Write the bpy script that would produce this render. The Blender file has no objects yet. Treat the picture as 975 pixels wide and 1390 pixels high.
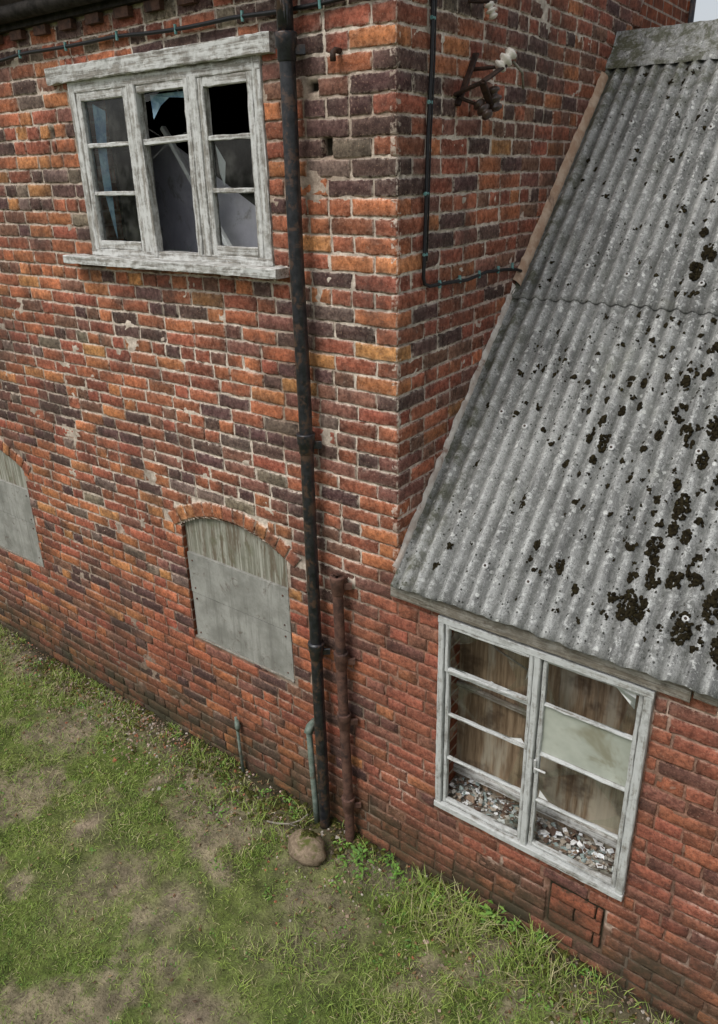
import bpy, math, random
import numpy as np
from mathutils import Vector, Matrix
random.seed(7); rng=np.random.default_rng(7)
scene=bpy.context.scene
# ------------------------------------------------------------ helpers
def h2(ix,iy,s):
    v=np.sin(ix*127.1+iy*311.7+s*74.7)*43758.5453
    return v-np.floor(v)
def vn(x,y,s=0.0):
    x=np.asarray(x,float);y=np.asarray(y,float)
    ix=np.floor(x);iy=np.floor(y);fx=x-ix;fy=y-iy
    fx=fx*fx*(3-2*fx);fy=fy*fy*(3-2*fy)
    a=h2(ix,iy,s);b=h2(ix+1,iy,s);c=h2(ix,iy+1,s);d=h2(ix+1,iy+1,s)
    return (a*(1-fx)+b*fx)*(1-fy)+(c*(1-fx)+d*fx)*fy
def fbm(x,y,s=0.0,o=4):
    t=0;a=.5;n=0
    for i in range(o):
        t=t+a*vn(x*2**i,y*2**i,s+i*3.1);n+=a;a*=.5
    return t/n
def sst(x,a,b):
    t=np.clip((x-a)/(b-a),0,1);return t*t*(3-2*t)
def lerp(a,b,t): return a*(1-t)+b*t

def empty(name):
    e=bpy.data.objects.new(name,None);bpy.context.collection.objects.link(e);return e
def mesh_obj(name,verts,faces,mat=None,parent=None,smooth=False,cols=None):
    me=bpy.data.meshes.new(name)
    if isinstance(verts,np.ndarray) and isinstance(faces,np.ndarray):
        k=faces.shape[1]
        me.vertices.add(len(verts));me.vertices.foreach_set('co',verts.astype(np.float32).ravel())
        me.loops.add(faces.size);me.loops.foreach_set('vertex_index',faces.astype(np.int32).ravel())
        me.polygons.add(len(faces))
        me.polygons.foreach_set('loop_start',np.arange(0,faces.size,k,dtype=np.int32))
        me.polygons.foreach_set('loop_total',np.full(len(faces),k,dtype=np.int32))
        me.update(calc_edges=True)
    else:
        me.from_pydata([tuple(v) for v in verts],[],[tuple(f) for f in faces])
    if smooth: me.polygons.foreach_set('use_smooth',[True]*len(me.polygons))
    if cols:
        for cn,arr in cols.items():
            at=me.attributes.new(cn,'FLOAT_COLOR','POINT')
            at.data.foreach_set('color',np.asarray(arr,np.float32).ravel())
    me.update()
    o=bpy.data.objects.new(name,me);bpy.context.collection.objects.link(o)
    if mat: me.materials.append(mat)
    if parent: o.parent=parent
    return o

class NT:
    def __init__(s,name):
        s.m=bpy.data.materials.new(name);s.m.use_nodes=True;s.t=s.m.node_tree
        s.b=s.t.nodes['Principled BSDF'];s.c=s.t.nodes.new('ShaderNodeTexCoord').outputs['Object']
    def link(s,a,b): s.t.links.new(a,b)
    def n(s,k): return s.t.nodes.new(k)
    def mapping(s,scale,src=None):
        m=s.n('ShaderNodeMapping');m.inputs['Scale'].default_value=scale;s.link(src or s.c,m.inputs[0]);return m.outputs[0]
    def noise(s,scale,detail=4,rough=.6,vec=None,dist=0):
        n=s.n('ShaderNodeTexNoise');n.inputs['Scale'].default_value=scale;n.inputs['Detail'].default_value=min(detail,4)
        n.inputs['Roughness'].default_value=rough;n.inputs['Distortion'].default_value=dist;s.link(vec or s.c,n.inputs['Vector']);return n.outputs['Fac']
    def vor(s,scale,vec=None,rand=1):
        n=s.n('ShaderNodeTexVoronoi');n.inputs['Scale'].default_value=scale;n.inputs['Randomness'].default_value=rand;s.link(vec or s.c,n.inputs['Vector']);return n.outputs['Distance']
    def ramp(s,f,a,b,va=0.,vb=1.):
        n=s.n('ShaderNodeMapRange');n.inputs[1].default_value=a;n.inputs[2].default_value=b;n.inputs[3].default_value=va;n.inputs[4].default_value=vb
        n.interpolation_type='SMOOTHSTEP';s.link(f,n.inputs[0]);return n.outputs[0]
    def math(s,op,a,b=None):
        n=s.n('ShaderNodeMath');n.operation=op
        for i,v in enumerate((a,b)):
            if v is None: continue
            if isinstance(v,(int,float)): n.inputs[i].default_value=v
            else: s.link(v,n.inputs[i])
        return n.outputs[0]
    def mix(s,f,a,b,mode='MIX'):
        n=s.n('ShaderNodeMix');n.data_type='RGBA';n.blend_type=mode
        for idx,v in ((0,f),(6,a),(7,b)):
            if isinstance(v,(int,float)): n.inputs[idx].default_value=v
            elif isinstance(v,tuple): n.inputs[idx].default_value=(*v[:3],1)
            else: s.link(v,n.inputs[idx])
        return n.outputs[2]
    def attr(s,name):
        n=s.n('ShaderNodeAttribute');n.attribute_name=name;return n.outputs['Color'],n.outputs['Alpha']
    def bump(s,f,dist,strength=1,prev=None):
        n=s.n('ShaderNodeBump');n.inputs['Distance'].default_value=dist;n.inputs['Strength'].default_value=strength
        s.link(f,n.inputs['Height'])
        if prev: s.link(prev,n.inputs['Normal'])
        return n.outputs[0]
    def fin(s,col,rough=.9,normal=None,spec=.25,metal=0):
        if isinstance(col,tuple): s.b.inputs['Base Color'].default_value=(*col,1)
        else: s.link(col,s.b.inputs['Base Color'])
        if isinstance(rough,(int,float)): s.b.inputs['Roughness'].default_value=rough
        else: s.link(rough,s.b.inputs['Roughness'])
        s.b.inputs['Specular IOR Level'].default_value=spec;s.b.inputs['Metallic'].default_value=metal
        if normal: s.link(normal,s.b.inputs['Normal'])
        return s.m

# ------------------------------------------------------------ materials
def wall_dirt(m,col,n2):
    sx=m.n('ShaderNodeSeparateXYZ');m.link(m.c,sx.inputs[0])
    big=m.noise(1.1,4,.7)
    col=m.mix(m.ramp(big,.5,.66,0,.42),col,(.07,.05,.042))
    low=m.math('MULTIPLY',m.ramp(sx.outputs[2],.02,.62,1,0),m.ramp(n2,.34,.6,.25,1))
    col=m.mix(m.math('MULTIPLY',low,.8),col,(.05,.05,.028))
    return col
def mat_brick():
    m=NT('brick');c,a=m.attr('Col');mo,_=m.attr('Mor')
    n1=m.noise(34,4,.7);n2=m.noise(4.5,4,.65);n4=m.noise(95,4,.75)
    col=m.mix(1,c,m.mix(m.ramp(n1,.3,.7),(.58,.54,.54),(1.45,1.41,1.36)),'MULTIPLY')
    col=m.mix(.10,col,(.2,.15,.125))
    col=m.mix(m.ramp(n2,.5,.68,0,.5),col,(.05,.034,.03))
    col=m.mix(m.ramp(n4,.54,.66,0,.65),col,(.045,.03,.026))
    col=m.mix(m.ramp(n4,.43,.33,0,.5),col,(.46,.30,.21))
    e=m.math('MULTIPLY',a,m.ramp(n1,.4,.6,.0,.85))
    col=m.mix(e,col,mo)
    sm=m.ramp(m.noise(19,4,.8,dist=.6),.64,.75,0,.42)
    col=m.mix(sm,col,mo)
    col=wall_dirt(m,col,n2)
    nn=m.bump(n1,.0035,1);nn=m.bump(n4,.0022,1,nn)
    return m.fin(col,.92,nn,.15)
def mat_mortar():
    m=NT('mortar');c,a=m.attr('Col')
    n1=m.noise(30,4,.7);n3=m.noise(180,3,.7);n2=m.noise(4.5,4,.65)
    col=m.mix(1,c,m.mix(m.ramp(n1,.3,.7),(.62,.59,.57),(1.22,1.22,1.22)),'MULTIPLY')
    col=m.mix(m.ramp(n3,.55,.75,0,.35),col,(.09,.075,.06))
    col=m.mix(m.ramp(n2,.5,.72,0,.5),col,(.10,.07,.055))
    col=wall_dirt(m,col,n2)
    nn=m.bump(n1,.006,1)
    return m.fin(col,.95,nn,.1)
def mat_brickproc():
    m=NT('brick_side');b=m.n('ShaderNodeTexBrick')
    sx=m.n('ShaderNodeSeparateXYZ');m.link(m.c,sx.inputs[0]);cx=m.n('ShaderNodeCombineXYZ')
    m.link(m.math('ADD',sx.outputs[0],sx.outputs[1]),cx.inputs[0]);m.link(sx.outputs[2],cx.inputs[1]);m.link(cx.outputs[0],b.inputs[0])
    b.inputs['Color1'].default_value=(.28,.085,.04,1);b.inputs['Color2'].default_value=(.14,.055,.035,1);b.inputs['Mortar'].default_value=(.36,.28,.22,1)
    b.inputs['Scale'].default_value=1;b.inputs['Brick Width'].default_value=.235;b.inputs['Row Height'].default_value=.077;b.inputs['Mortar Size'].default_value=.007
    col=m.mix(1,b.outputs[0],m.mix(m.ramp(m.noise(20),.3,.7),(.6,.6,.6),(1.3,1.3,1.3)),'MULTIPLY')
    return m.fin(col,.9,m.bump(m.noise(40),.004),.15)
def mat_wood(name,paint,bare,axis='X',amt=(.42,.58),rough=.8,dirt=.5):
    m=NT(name)
    sc={'X':(2.5,55,55),'Z':(55,55,2.5),'Y':(55,2.5,55)}[axis]
    g=m.noise(1,4,.7,m.mapping(sc));g2=m.noise(3,4,.7,m.mapping(sc));n=m.noise(22,4,.75,dist=.3)
    s=m.math('ADD',m.math('MULTIPLY',g,.6),m.math('MULTIPLY',n,.4))
    wood=m.mix(m.ramp(g2,.3,.7),tuple(v*.5 for v in bare),tuple(min(1,v*1.3) for v in bare))
    col=m.mix(m.ramp(s,amt[0],amt[1]),wood,paint)
    col=m.mix(m.ramp(m.noise(8,4,.75),.5,.7,0,dirt),col,(.13,.115,.09))
    col=m.mix(m.ramp(g2,.62,.72,0,.5),col,(.07,.06,.05))
    nn=m.bump(s,.003,1);nn=m.bump(g2,.0025,1,nn)
    return m.fin(col,rough,nn,.2)
def mat_roof():
    m=NT('corrugated_sheet')
    st=m.mapping((26,1.3,1.3));s1=m.noise(1,4,.7,st);n2=m.noise(3.2,4,.7);n3=m.noise(40,4,.8);n4=m.noise(150,4,.8);n5=m.noise(11,4,.75,dist=.5)
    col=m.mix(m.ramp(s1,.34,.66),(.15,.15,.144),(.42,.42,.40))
    col=m.mix(m.ramp(n2,.42,.6,0,.55),col,(.43,.435,.415))
    col=m.mix(m.ramp(n5,.5,.64,0,.6),col,(.13,.132,.12))
    col=m.mix(m.ramp(n3,.52,.6,0,.8),col,(.56,.565,.54))
    v=m.vor(21);col=m.mix(m.math('MULTIPLY',m.ramp(v,.17,.25,1,0),m.ramp(n5,.42,.58,.9,.1)),col,(.66,.665,.63))
    v2=m.vor(33);col=m.mix(m.math('MULTIPLY',m.ramp(v2,.14,.21,1,0),m.ramp(m.noise(2.6,3),.38,.54,0,.95)),col,(.035,.035,.03))
    col=m.mix(m.ramp(n4,.54,.62,0,.75),col,(.05,.051,.045))
    sx=m.n('ShaderNodeSeparateXYZ');m.link(m.c,sx.inputs[0])
    edge=m.ramp(sx.outputs[0],.02,.26,1,0)
    col=m.mix(m.math('MULTIPLY',edge,m.ramp(n5,.4,.62,.05,.8)),col,(.085,.085,.045))
    top=m.ramp(sx.outputs[1],1.95,2.35,0,1)
    col=m.mix(m.math('MULTIPLY',top,m.ramp(n5,.42,.62,.0,.7)),col,(.10,.10,.055))
    col=m.mix(m.ramp(m.noise(2.1,4,.6),.58,.72,0,.35),col,(.15,.155,.09))
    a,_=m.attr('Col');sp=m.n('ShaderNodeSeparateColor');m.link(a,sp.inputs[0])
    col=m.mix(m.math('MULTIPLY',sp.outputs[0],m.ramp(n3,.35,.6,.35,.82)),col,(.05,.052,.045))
    nn=m.bump(n3,.004,1);nn=m.bump(n4,.0025,1,nn)
    return m.fin(col,.95,nn,.12)
def mat_simple(name,c1,c2,scale=20,rough=.85,bd=.003,spec=.2,lo=.35,hi=.65,metal=0,c3=None,c3r=(.55,.7),c3s=6):
    m=NT(name);n=m.noise(scale,4,.7);col=m.mix(m.ramp(n,lo,hi),c1,c2)
    if c3: col=m.mix(m.ramp(m.noise(c3s,4,.75,dist=.4),*c3r),col,c3)
    nn=m.bump(n,bd,1)
    return m.fin(col,rough,nn,spec,metal)
def mat_attr(name,rough=.7,spec=.2,trans=0.):
    m=NT(name);c,_=m.attr('Col');col=m.mix(1,c,m.mix(m.ramp(m.noise(60,2),.3,.7),(.75,.75,.75),(1.2,1.2,1.2)),'MULTIPLY')
    return m.fin(col,rough,None,spec)
def mat_glass(name,dirt=.15,tint=(.9,.95,.95)):
    m=NT(name);t=m.t;t.nodes.remove(m.b);out=t.nodes['Material Output']
    tr=m.n('ShaderNodeBsdfTransparent');tr.inputs[0].default_value=(*tint,1)
    gl=m.n('ShaderNodeBsdfGlossy');gl.inputs['Roughness'].default_value=.05
    fr=m.n('ShaderNodeFresnel');fr.inputs[0].default_value=1.5
    mx=m.n('ShaderNodeMixShader');m.link(fr.outputs[0],mx.inputs[0]);m.link(tr.outputs[0],mx.inputs[1]);m.link(gl.outputs[0],mx.inputs[2])
    df=m.n('ShaderNodeBsdfDiffuse');df.inputs[0].default_value=(.42,.42,.38,1)
    m2=m.n('ShaderNodeMixShader');m.link(m.ramp(m.noise(9,4,.7),.4,.75,dirt*.15,dirt*1.6),m2.inputs[0]);m.link(mx.outputs[0],m2.inputs[1]);m.link(df.outputs[0],m2.inputs[2])
    m.link(m2.outputs[0],out.inputs[0]);return m.m
def mat_ply():
    m=NT('plywood');g=m.noise(1,4,.7,m.mapping((34,34,2.2)));n=m.noise(5,4,.6);k=m.noise(1,4,.7,m.mapping((8,8,1.0)))
    col=m.mix(m.ramp(g,.35,.65),(.15,.10,.06),(.33,.24,.155));col=m.mix(m.ramp(k,.45,.6,0,.7),col,(.46,.42,.33))
    col=m.mix(m.ramp(n,.48,.66,0,.75),col,(.07,.045,.03))
    return m.fin(col,.8,m.bump(g,.001),.2)
def mat_board():
    m=NT('boarding');n=m.noise(4,4,.7);g=m.noise(1,4,.7,m.mapping((26,26,1.8)));f=m.noise(120,4,.75)
    col=m.mix(m.ramp(n,.35,.65),(.235,.232,.205),(.37,.365,.33))
    col=m.mix(m.ramp(g,.48,.66,0,.5),col,(.165,.16,.14));col=m.mix(m.ramp(f,.56,.7,0,.45),col,(.12,.115,.10))
    col=m.mix(m.ramp(m.noise(9,4,.8,dist=1),.58,.68,0,.65),col,(.13,.10,.08))
    return m.fin(col,.85,m.bump(f,.001,.8),.2)
def mat_board_top():
    m=NT('boarding_weathered');g=m.noise(1,4,.7,m.mapping((60,60,1.6)));k=m.noise(1,4,.75,m.mapping((16,16,3.)));n=m.noise(7,4,.7)
    col=m.mix(m.ramp(g,.38,.62),(.20,.195,.15),(.40,.39,.33));col=m.mix(m.ramp(k,.5,.62,0,.75),col,(.14,.105,.07))
    col=m.mix(m.ramp(n,.52,.68,0,.5),col,(.13,.135,.075))
    return m.fin(col,.9,m.bump(g,.0015),.15)
def mat_ground():
    m=NT('ground_soil');c,_=m.attr('Col');n1=m.noise(9,4,.7);n2=m.noise(60,4,.75);n3=m.noise(220,3,.7)
    col=m.mix(1,c,m.mix(m.ramp(n1,.3,.7),(.6,.6,.6),(1.35,1.33,1.3)),'MULTIPLY')
    col=m.mix(m.ramp(n2,.5,.66,0,.6),col,(.055,.045,.028));col=m.mix(m.ramp(n3,.6,.72,0,.4),col,(.34,.30,.22))
    nn=m.bump(n1,.02,1);nn=m.bump(n2,.01,1,nn)
    return m.fin(col,.95,nn,.1)

M_brick=mat_brick();M_mortar=mat_mortar();M_bside=mat_brickproc()
M_wX=mat_wood('weathered_paint_h',(.62,.62,.59),(.30,.28,.245),'X',(.42,.56),dirt=.4);M_wZ=mat_wood('weathered_paint_v',(.62,.62,.59),(.30,.28,.245),'Z',(.42,.56),dirt=.4)
M_eX=mat_wood('grey_paint_h',(.55,.56,.54),(.26,.24,.205),'X',(.36,.5),dirt=.5);M_eZ=mat_wood('grey_paint_v',(.55,.56,.54),(.26,.24,.205),'Z',(.36,.5),dirt=.5)
M_fas=mat_wood('old_fascia',(.33,.31,.27),(.19,.165,.13),'X',(.45,.6))
M_fil=mat_simple('mortar_fillet',(.42,.27,.18),(.56,.42,.31),14,.95,.006,c3=(.2,.12,.08))
M_filw=mat_simple('lime_fillet',(.5,.42,.36),(.72,.67,.6),14,.95,.006,c3=(.26,.16,.12))
M_roof=mat_roof()
M_pipe=mat_simple('black_iron',(.010,.011,.013),(.028,.029,.033),30,.36,.0015,.5,c3=(.08,.048,.034),c3r=(.5,.62),c3s=17)
M_rust=mat_simple('rusty_iron',(.085,.045,.034),(.15,.08,.058),26,.8,.002,.25,c3=(.045,.03,.026),c3r=(.5,.68),c3s=9)
M_brk=mat_simple('bracket_iron',(.022,.014,.011),(.07,.038,.025),40,.7,.001,.3)
M_verd=mat_simple('grey_green_pipe',(.12,.16,.13),(.22,.26,.22),30,.7,.001,.3,c3=(.13,.08,.05))
M_cable=mat_simple('black_cable',(.008,.008,.009),(.016,.016,.018),60,.45,.0004,.4)
M_clip=mat_simple('cable_clip',(.10,.25,.24),(.2,.36,.34),60,.6,.0004)
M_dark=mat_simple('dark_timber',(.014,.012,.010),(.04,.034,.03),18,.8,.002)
M_cer=mat_simple('ceramic_cream',(.62,.57,.48),(.74,.70,.62),30,.3,.0006,.5,c3=(.3,.22,.15),c3r=(.6,.7),c3s=30)
M_cerb=mat_simple('ceramic_brown',(.03,.018,.013),(.08,.05,.035),30,.35,.0006,.5)
M_glass=mat_glass('window_glass',.07);M_glassd=mat_glass('dirty_glass',.09,(.9,.93,.9))
M_frost=mat_simple('frosted_glass',(.36,.38,.32),(.48,.50,.43),3,.35,.0003,.5,c3=(.27,.26,.19),c3r=(.5,.7),c3s=4)
M_ply=mat_ply();M_board=mat_board();M_btop=mat_board_top()
M_plas=mat_simple('plaster',(.46,.44,.50),(.60,.58,.63),4,.9,.001,c3=(.3,.28,.28))
M_stud=mat_simple('white_timber',(.7,.7,.68),(.8,.8,.78),12,.7,.001)
M_film=mat_simple('blue_film',(.10,.20,.32),(.3,.45,.52),16,.4,.002)
M_moss=mat_simple('moss',(.010,.008,.005),(.030,.024,.012),60,1,.006,.05,c3=(.05,.045,.015),c3r=(.6,.75),c3s=30)
M_mossg=mat_simple('moss_green',(.035,.04,.012),(.10,.10,.028),50,1,.006,.05,c3=(.09,.05,.02),c3s=12)
M_ground=mat_ground();M_leaf=mat_attr('foliage',.6,.25)
M_tile=mat_simple('roof_tile',(.03,.022,.02),(.06,.045,.04),9,.9,.01)
M_wash=mat_simple('washer',(.5,.5,.48),(.65,.65,.63),40,.6,.0005);M_bolt=mat_simple('bolt_head',(.04,.03,.025),(.09,.06,.045),40,.7,.0005)
M_stone=mat_simple('stone',(.16,.12,.08),(.34,.26,.18),14,.95,.008,c3=(.10,.11,.03),c3r=(.5,.65),c3s=10)
M_rub=mat_attr('rubble',.9,.1)
M_twig=mat_simple('dry_twig',(.16,.14,.11),(.30,.27,.22),40,.9,.002)

# ------------------------------------------------------------ shape builders
def frame_axes(d):
    d=Vector(d).normalized();up=Vector((0,0,1)) if abs(d.z)<.9 else Vector((0,1,0))
    s=d.cross(up).normalized();u=s.cross(d).normalized();return d,s,u
def beam(name,p0,p1,w,h,mat,parent,jit=.0012,seg=None,cham=.004,taper=1.0,roll=0):
    p0=Vector(p0);p1=Vector(p1);d,s,u=frame_axes(p1-p0);L=(p1-p0).length
    seg=seg or max(2,int(L/.045));c=min(cham,w*.3,h*.3);a=w/2;b=h/2
    prof=[(-a+c,-b),(a-c,-b),(a,-b+c),(a,b-c),(a-c,b),(-a+c,b),(-a,b-c),(-a,-b+c)]
    vs=[];fs=[]
    for i in range(seg+1):
        t=i/seg;k=lerp(1,taper,t)
        for j,(x,y) in enumerate(prof):
            jx=(random.random()-.5)*2*jit;jy=(random.random()-.5)*2*jit
            vs.append(p0+d*(L*t)+s*(x*k+jx)+u*(y*k+jy))
    for i in range(seg):
        for j in range(8):
            k=(j+1)%8;fs.append((i*8+j,i*8+k,(i+1)*8+k,(i+1)*8+j))
    fs.append(tuple(range(7,-1,-1)));fs.append(tuple(seg*8+j for j in range(8)))
    return mesh_obj(name,vs,fs,mat,parent)
def tube(name,pts,rad,mat,parent,n=16,jit=0.):
    pts=[Vector(p) for p in pts]
    if isinstance(rad,(int,float)): rad=[rad]*len(pts)
    vs=[];fs=[];prev=None
    for i,p in enumerate(pts):
        d=(pts[min(i+1,len(pts)-1)]-pts[max(i-1,0)]);d.normalize()
        if prev is None: _,s,u=frame_axes(d)
        else:
            s=(prev-d*prev.dot(d)).normalized();u=s.cross(d).normalized()
        prev=s
        for j in range(n):
            a=2*math.pi*j/n;r=rad[i]*(1+random.uniform(-jit,jit));vs.append(p+s*(r*math.cos(a))+u*(r*math.sin(a)))
    for i in range(len(pts)-1):
        for j in range(n):
            k=(j+1)%n;fs.append((i*n+j,(i+1)*n+j,(i+1)*n+k,i*n+k))
    fs.append(tuple(range(n)));fs.append(tuple((len(pts)-1)*n+j for j in range(n-1,-1,-1)))
    o=mesh_obj(name,vs,fs,mat,parent,smooth=True)
    for f in (o.data.polygons[-1],o.data.polygons[-2]): f.use_smooth=False
    return o
def boxm(name,a,b,mat,parent):
    x0,y0,z0=a;x1,y1,z1=b
    vs=[(x0,y0,z0),(x1,y0,z0),(x1,y1,z0),(x0,y1,z0),(x0,y0,z1),(x1,y0,z1),(x1,y1,z1),(x0,y1,z1)]
    return mesh_obj(name,vs,[(0,3,2,1),(4,5,6,7),(0,1,5,4),(1,2,6,5),(2,3,7,6),(3,0,4,7)],mat,parent)

# ------------------------------------------------------------ house
house=empty('brick_house')
RH=.077
ARCH=[dict(cx=-1.185,c=.435,z0=.955,zs=1.79),dict(cx=-3.815,c=.435,z0=.93,zs=1.77)]
for a in ARCH:
    h=.12;a['R']=(a['c']**2+h*h)/(2*h);a['cz']=a['zs']+h-a['R'];a['Ro']=a['R']+.105
VENT=(.90,1.20,.165,.455)
PUT=[(-.375,-.33,3.86,3.93),(-.44,-.395,4.10,4.145),(-2.33,-2.29,4.0,4.06)]
RECT=[(-2.085,-.70,3.385,4.34),(.25,1.265,.60,1.81),VENT]
for a in ARCH: RECT.append((a['cx']-a['c'],a['cx']+a['c'],a['z0'],a['zs']))
RECT_H=[RECT[0],RECT[1]]
def gable(y): return np.minimum(4.62+(y+.05)*.85,5.3+(4.05-y)*.85)
def wob(u,v): return .008*(vn(u*1.1,v*.9,5)-.5)*2+.0035*(vn(u*4,v*2,9)-.5)*2

def mortar_col(u,v,wall):
    n=fbm(u*1.5,v*1.5,3);n2=fbm(u*5,v*5,8)
    cream=np.array([.70,.61,.51]);dull=np.array([.31,.235,.18]);redd=np.array([.28,.15,.105]);dark=np.array([.06,.052,.035]);pink=np.array([.56,.42,.35])
    u=np.asarray(u,float)[...,None];v=np.asarray(v,float)[...,None];n=n[...,None];n2=n2[...,None]
    if wall=='B':
        c=lerp(dull*1.3,cream,sst(n,.2,.48)); c=lerp(c,pink,sst(2.6+u-v+n*.4,.1,.7)*.8)
        return c
    hi=sst(v+(n-.5)*1.6,.9,2.1)
    base=lerp(lerp(dull,redd,sst(n2,.35,.6)),lerp(dull*1.2,cream,sst(n,.2,.5)),hi)
    base=lerp(base,dull*1.2,sst(-u,1.4,3.2)*.45*np.ones_like(v))
    ext=sst(u,-.25,.05)*(1-sst(v,1.9,2.1));base=lerp(base,redd*lerp(.75,1.35,n2),ext*.8)
    base=lerp(base,np.array([.62,.47,.38]),ext*sst(n2+n,1.04,1.2)*.85)
    base=lerp(base,dark,(1-sst(v,.0,.42))*sst(n2,.25,.6)*.9)
    vent=((u>VENT[0]+.004)&(u<VENT[1]-.004)&(v>VENT[2]+.004)&(v<VENT[3]-.004)).astype(float);base=lerp(base,dark*.6,vent)
    for p in PUT: base=lerp(base,dark*.4,((u>p[0])&(u<p[1])&(v>p[2])&(v<p[3])).astype(float))
    return base
PAL=np.array([[.30,.093,.050],[.395,.138,.058],[.088,.046,.042],[.19,.085,.058],[.16,.122,.095],[.47,.20,.075]])
def brick_col(u,v,wall,r):
    n=float(fbm(u*.7,v*2.2,21));n2=float(fbm(u*.5,v*.6,33))
    if wall=='A' and u>-.3 and v<1.9: p=[.60,.14,.09,.17,.0,.0]
    elif wall=='A' and v<1.0: p=[.44,.20,.15,.17,.02,.02]
    elif wall=='B': p=[.44,.11,.17,.22,.05,.01]
    else:
        p=[.36,.17,.2,.17,.07,.03]
        if n>.55: p=[.36,.29,.1,.12,.04,.09]
        elif n<.45: p=[.28,.07,.33,.21,.1,.01]
    p=np.array(p)/sum(p);k=int(np.searchsorted(np.cumsum(p),r.random()*.9999));c=PAL[k].copy()
    c*=1+(r.random()-.5)*.6;c[1]*=1+(r.random()-.5)*.25
    c*=.76+.44*n2
    if wall=='A' and u>-.3 and v<1.9: c=lerp(c,np.array([.33,.125,.085]),.3)
    if wall=='A' and v<.4: c=lerp(c,np.array([.085,.065,.03]),.5*r.random())
    return np.clip(c,.01,.8)
def cut(rects,holes):
    out=[]
    for (u0,u1,v0,v1) in rects:
        ps=[(u0,u1,v0,v1)]
        for (a,b,c,d) in holes:
            nx=[]
            for (p0,p1,q0,q1) in ps:
                if p1<=a or p0>=b or q1<=c or q0>=d: nx.append((p0,p1,q0,q1));continue
                if a-p0>.03: nx.append((p0,a-.005,q0,q1))
                if p1-b>.03: nx.append((b+.005,p1,q0,q1))
                m0=max(p0,a);m1=min(p1,b)
                if c-q0>.028: nx.append((m0,m1,q0,c-.004))
                if q1-d>.028: nx.append((m0,m1,d+.004,q1))
            ps=nx
        out+=ps
    return out
corner_cols={}
def rowcut(start,end,first_h,row,r):
    out=[];u=start;i=0;hrow=(row%5==2)
    while u>end:
        if i==0: L=.110 if first_h else .226
        else:
            hd=hrow if r.random()>.08 else (not hrow)
            if not hrow and r.random()<.14: hd=True
            L=.110 if hd else .226
        L*=1+(r.random()-.5)*.08
        out.append((u-L,u));u-=L+.0070+r.random()*.007;i+=1
    return out
qA=[];cA=[];pA=[];r=random.Random(11)
nrow=int(4.55/RH)
J=.0045
for row in range(nrow):
    v0=row*RH+J;v1=(row+1)*RH-J;zm=(v0+v1)/2
    low=v1<1.87
    start=3.6+(.11 if row%2 else 0) if low else -.0015
    seq=rowcut(start,-6.2,row%2==0,row,r)
    holes=list(RECT)+PUT
    for a in ARCH:
        if a['zs']<=zm<a['cz']+a['Ro']:
            w=math.sqrt(a['Ro']**2-(zm-a['cz'])**2);holes.append((a['cx']-w,a['cx']+w,v0-.01,v1+.01))
    for k,(u0,u1) in enumerate(seq):
        dz=(r.random()-.5)*.003;dh=(r.random()-.5)*.002
        for q in cut([(u0,u1,v0+dz-dh,v1+dz+dh)],holes):
            c=brick_col((q[0]+q[1])/2,zm,'A',r)
            if k==0 and not low: corner_cols[row]=c
            qA.append([(q[0],q[2]),(q[1],q[2]),(q[1],q[3]),(q[0],q[3])]);cA.append(c);pA.append(0.)
for a in ARCH:
    th=math.asin((a['c']+.06)/a['R']);n=13 
    for i in range(n):
        t0=-th+2*th*i/n+.005;t1=-th+2*th*(i+1)/n-.005;R0=a['R']+.004;R1=a['Ro']-.004-random.random()*.012
        P=lambda t,R:(a['cx']+R*math.sin(t),a['cz']+R*math.cos(t))
        qA.append([P(t0,R0),P(t1,R0),P(t1,R1),P(t0,R1)]);c=PAL[random.choice([0,1,1,1,5,3])]*(.8+.4*random.random());cA.append(c);pA.append(.004)
for i,z in enumerate((.180,.270,.360)):
    for (a,b) in (((.918,1.04),(1.052,1.182)) if i%2 else ((.918,1.145),(1.155,1.182))):
        qA.append([(a,z),(b,z),(b,z+.078),(a,z+.078)]);cA.append(PAL[0]*(.9+.3*random.random()));pA.append(-.004)
qB=[];cB=[];pB=[]
for row in range(24,88):
    v0=row*RH+J;v1=(row+1)*RH-J;zm=(v0+v1)/2
    seq=[(-b,-a) for a,b in rowcut(-.0015,-4.06,row%2==1,row,r)]
    for k,(u0,u1) in enumerate(seq):
        u1=min(u1,4.05)
        if u1-u0<.03: continue
        um=(u0+u1)/2
        if v1<u0+1.98: continue
        if v1>float(gable(np.array(um))): continue
        c=brick_col(um,zm,'B',r)
        if k==0 and row in corner_cols: c=corner_cols[row]
        qB.append([(u0,v0),(u1,v0),(u1,v1),(u0,v1)]);cB.append(c);pB.append(0.)

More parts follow.
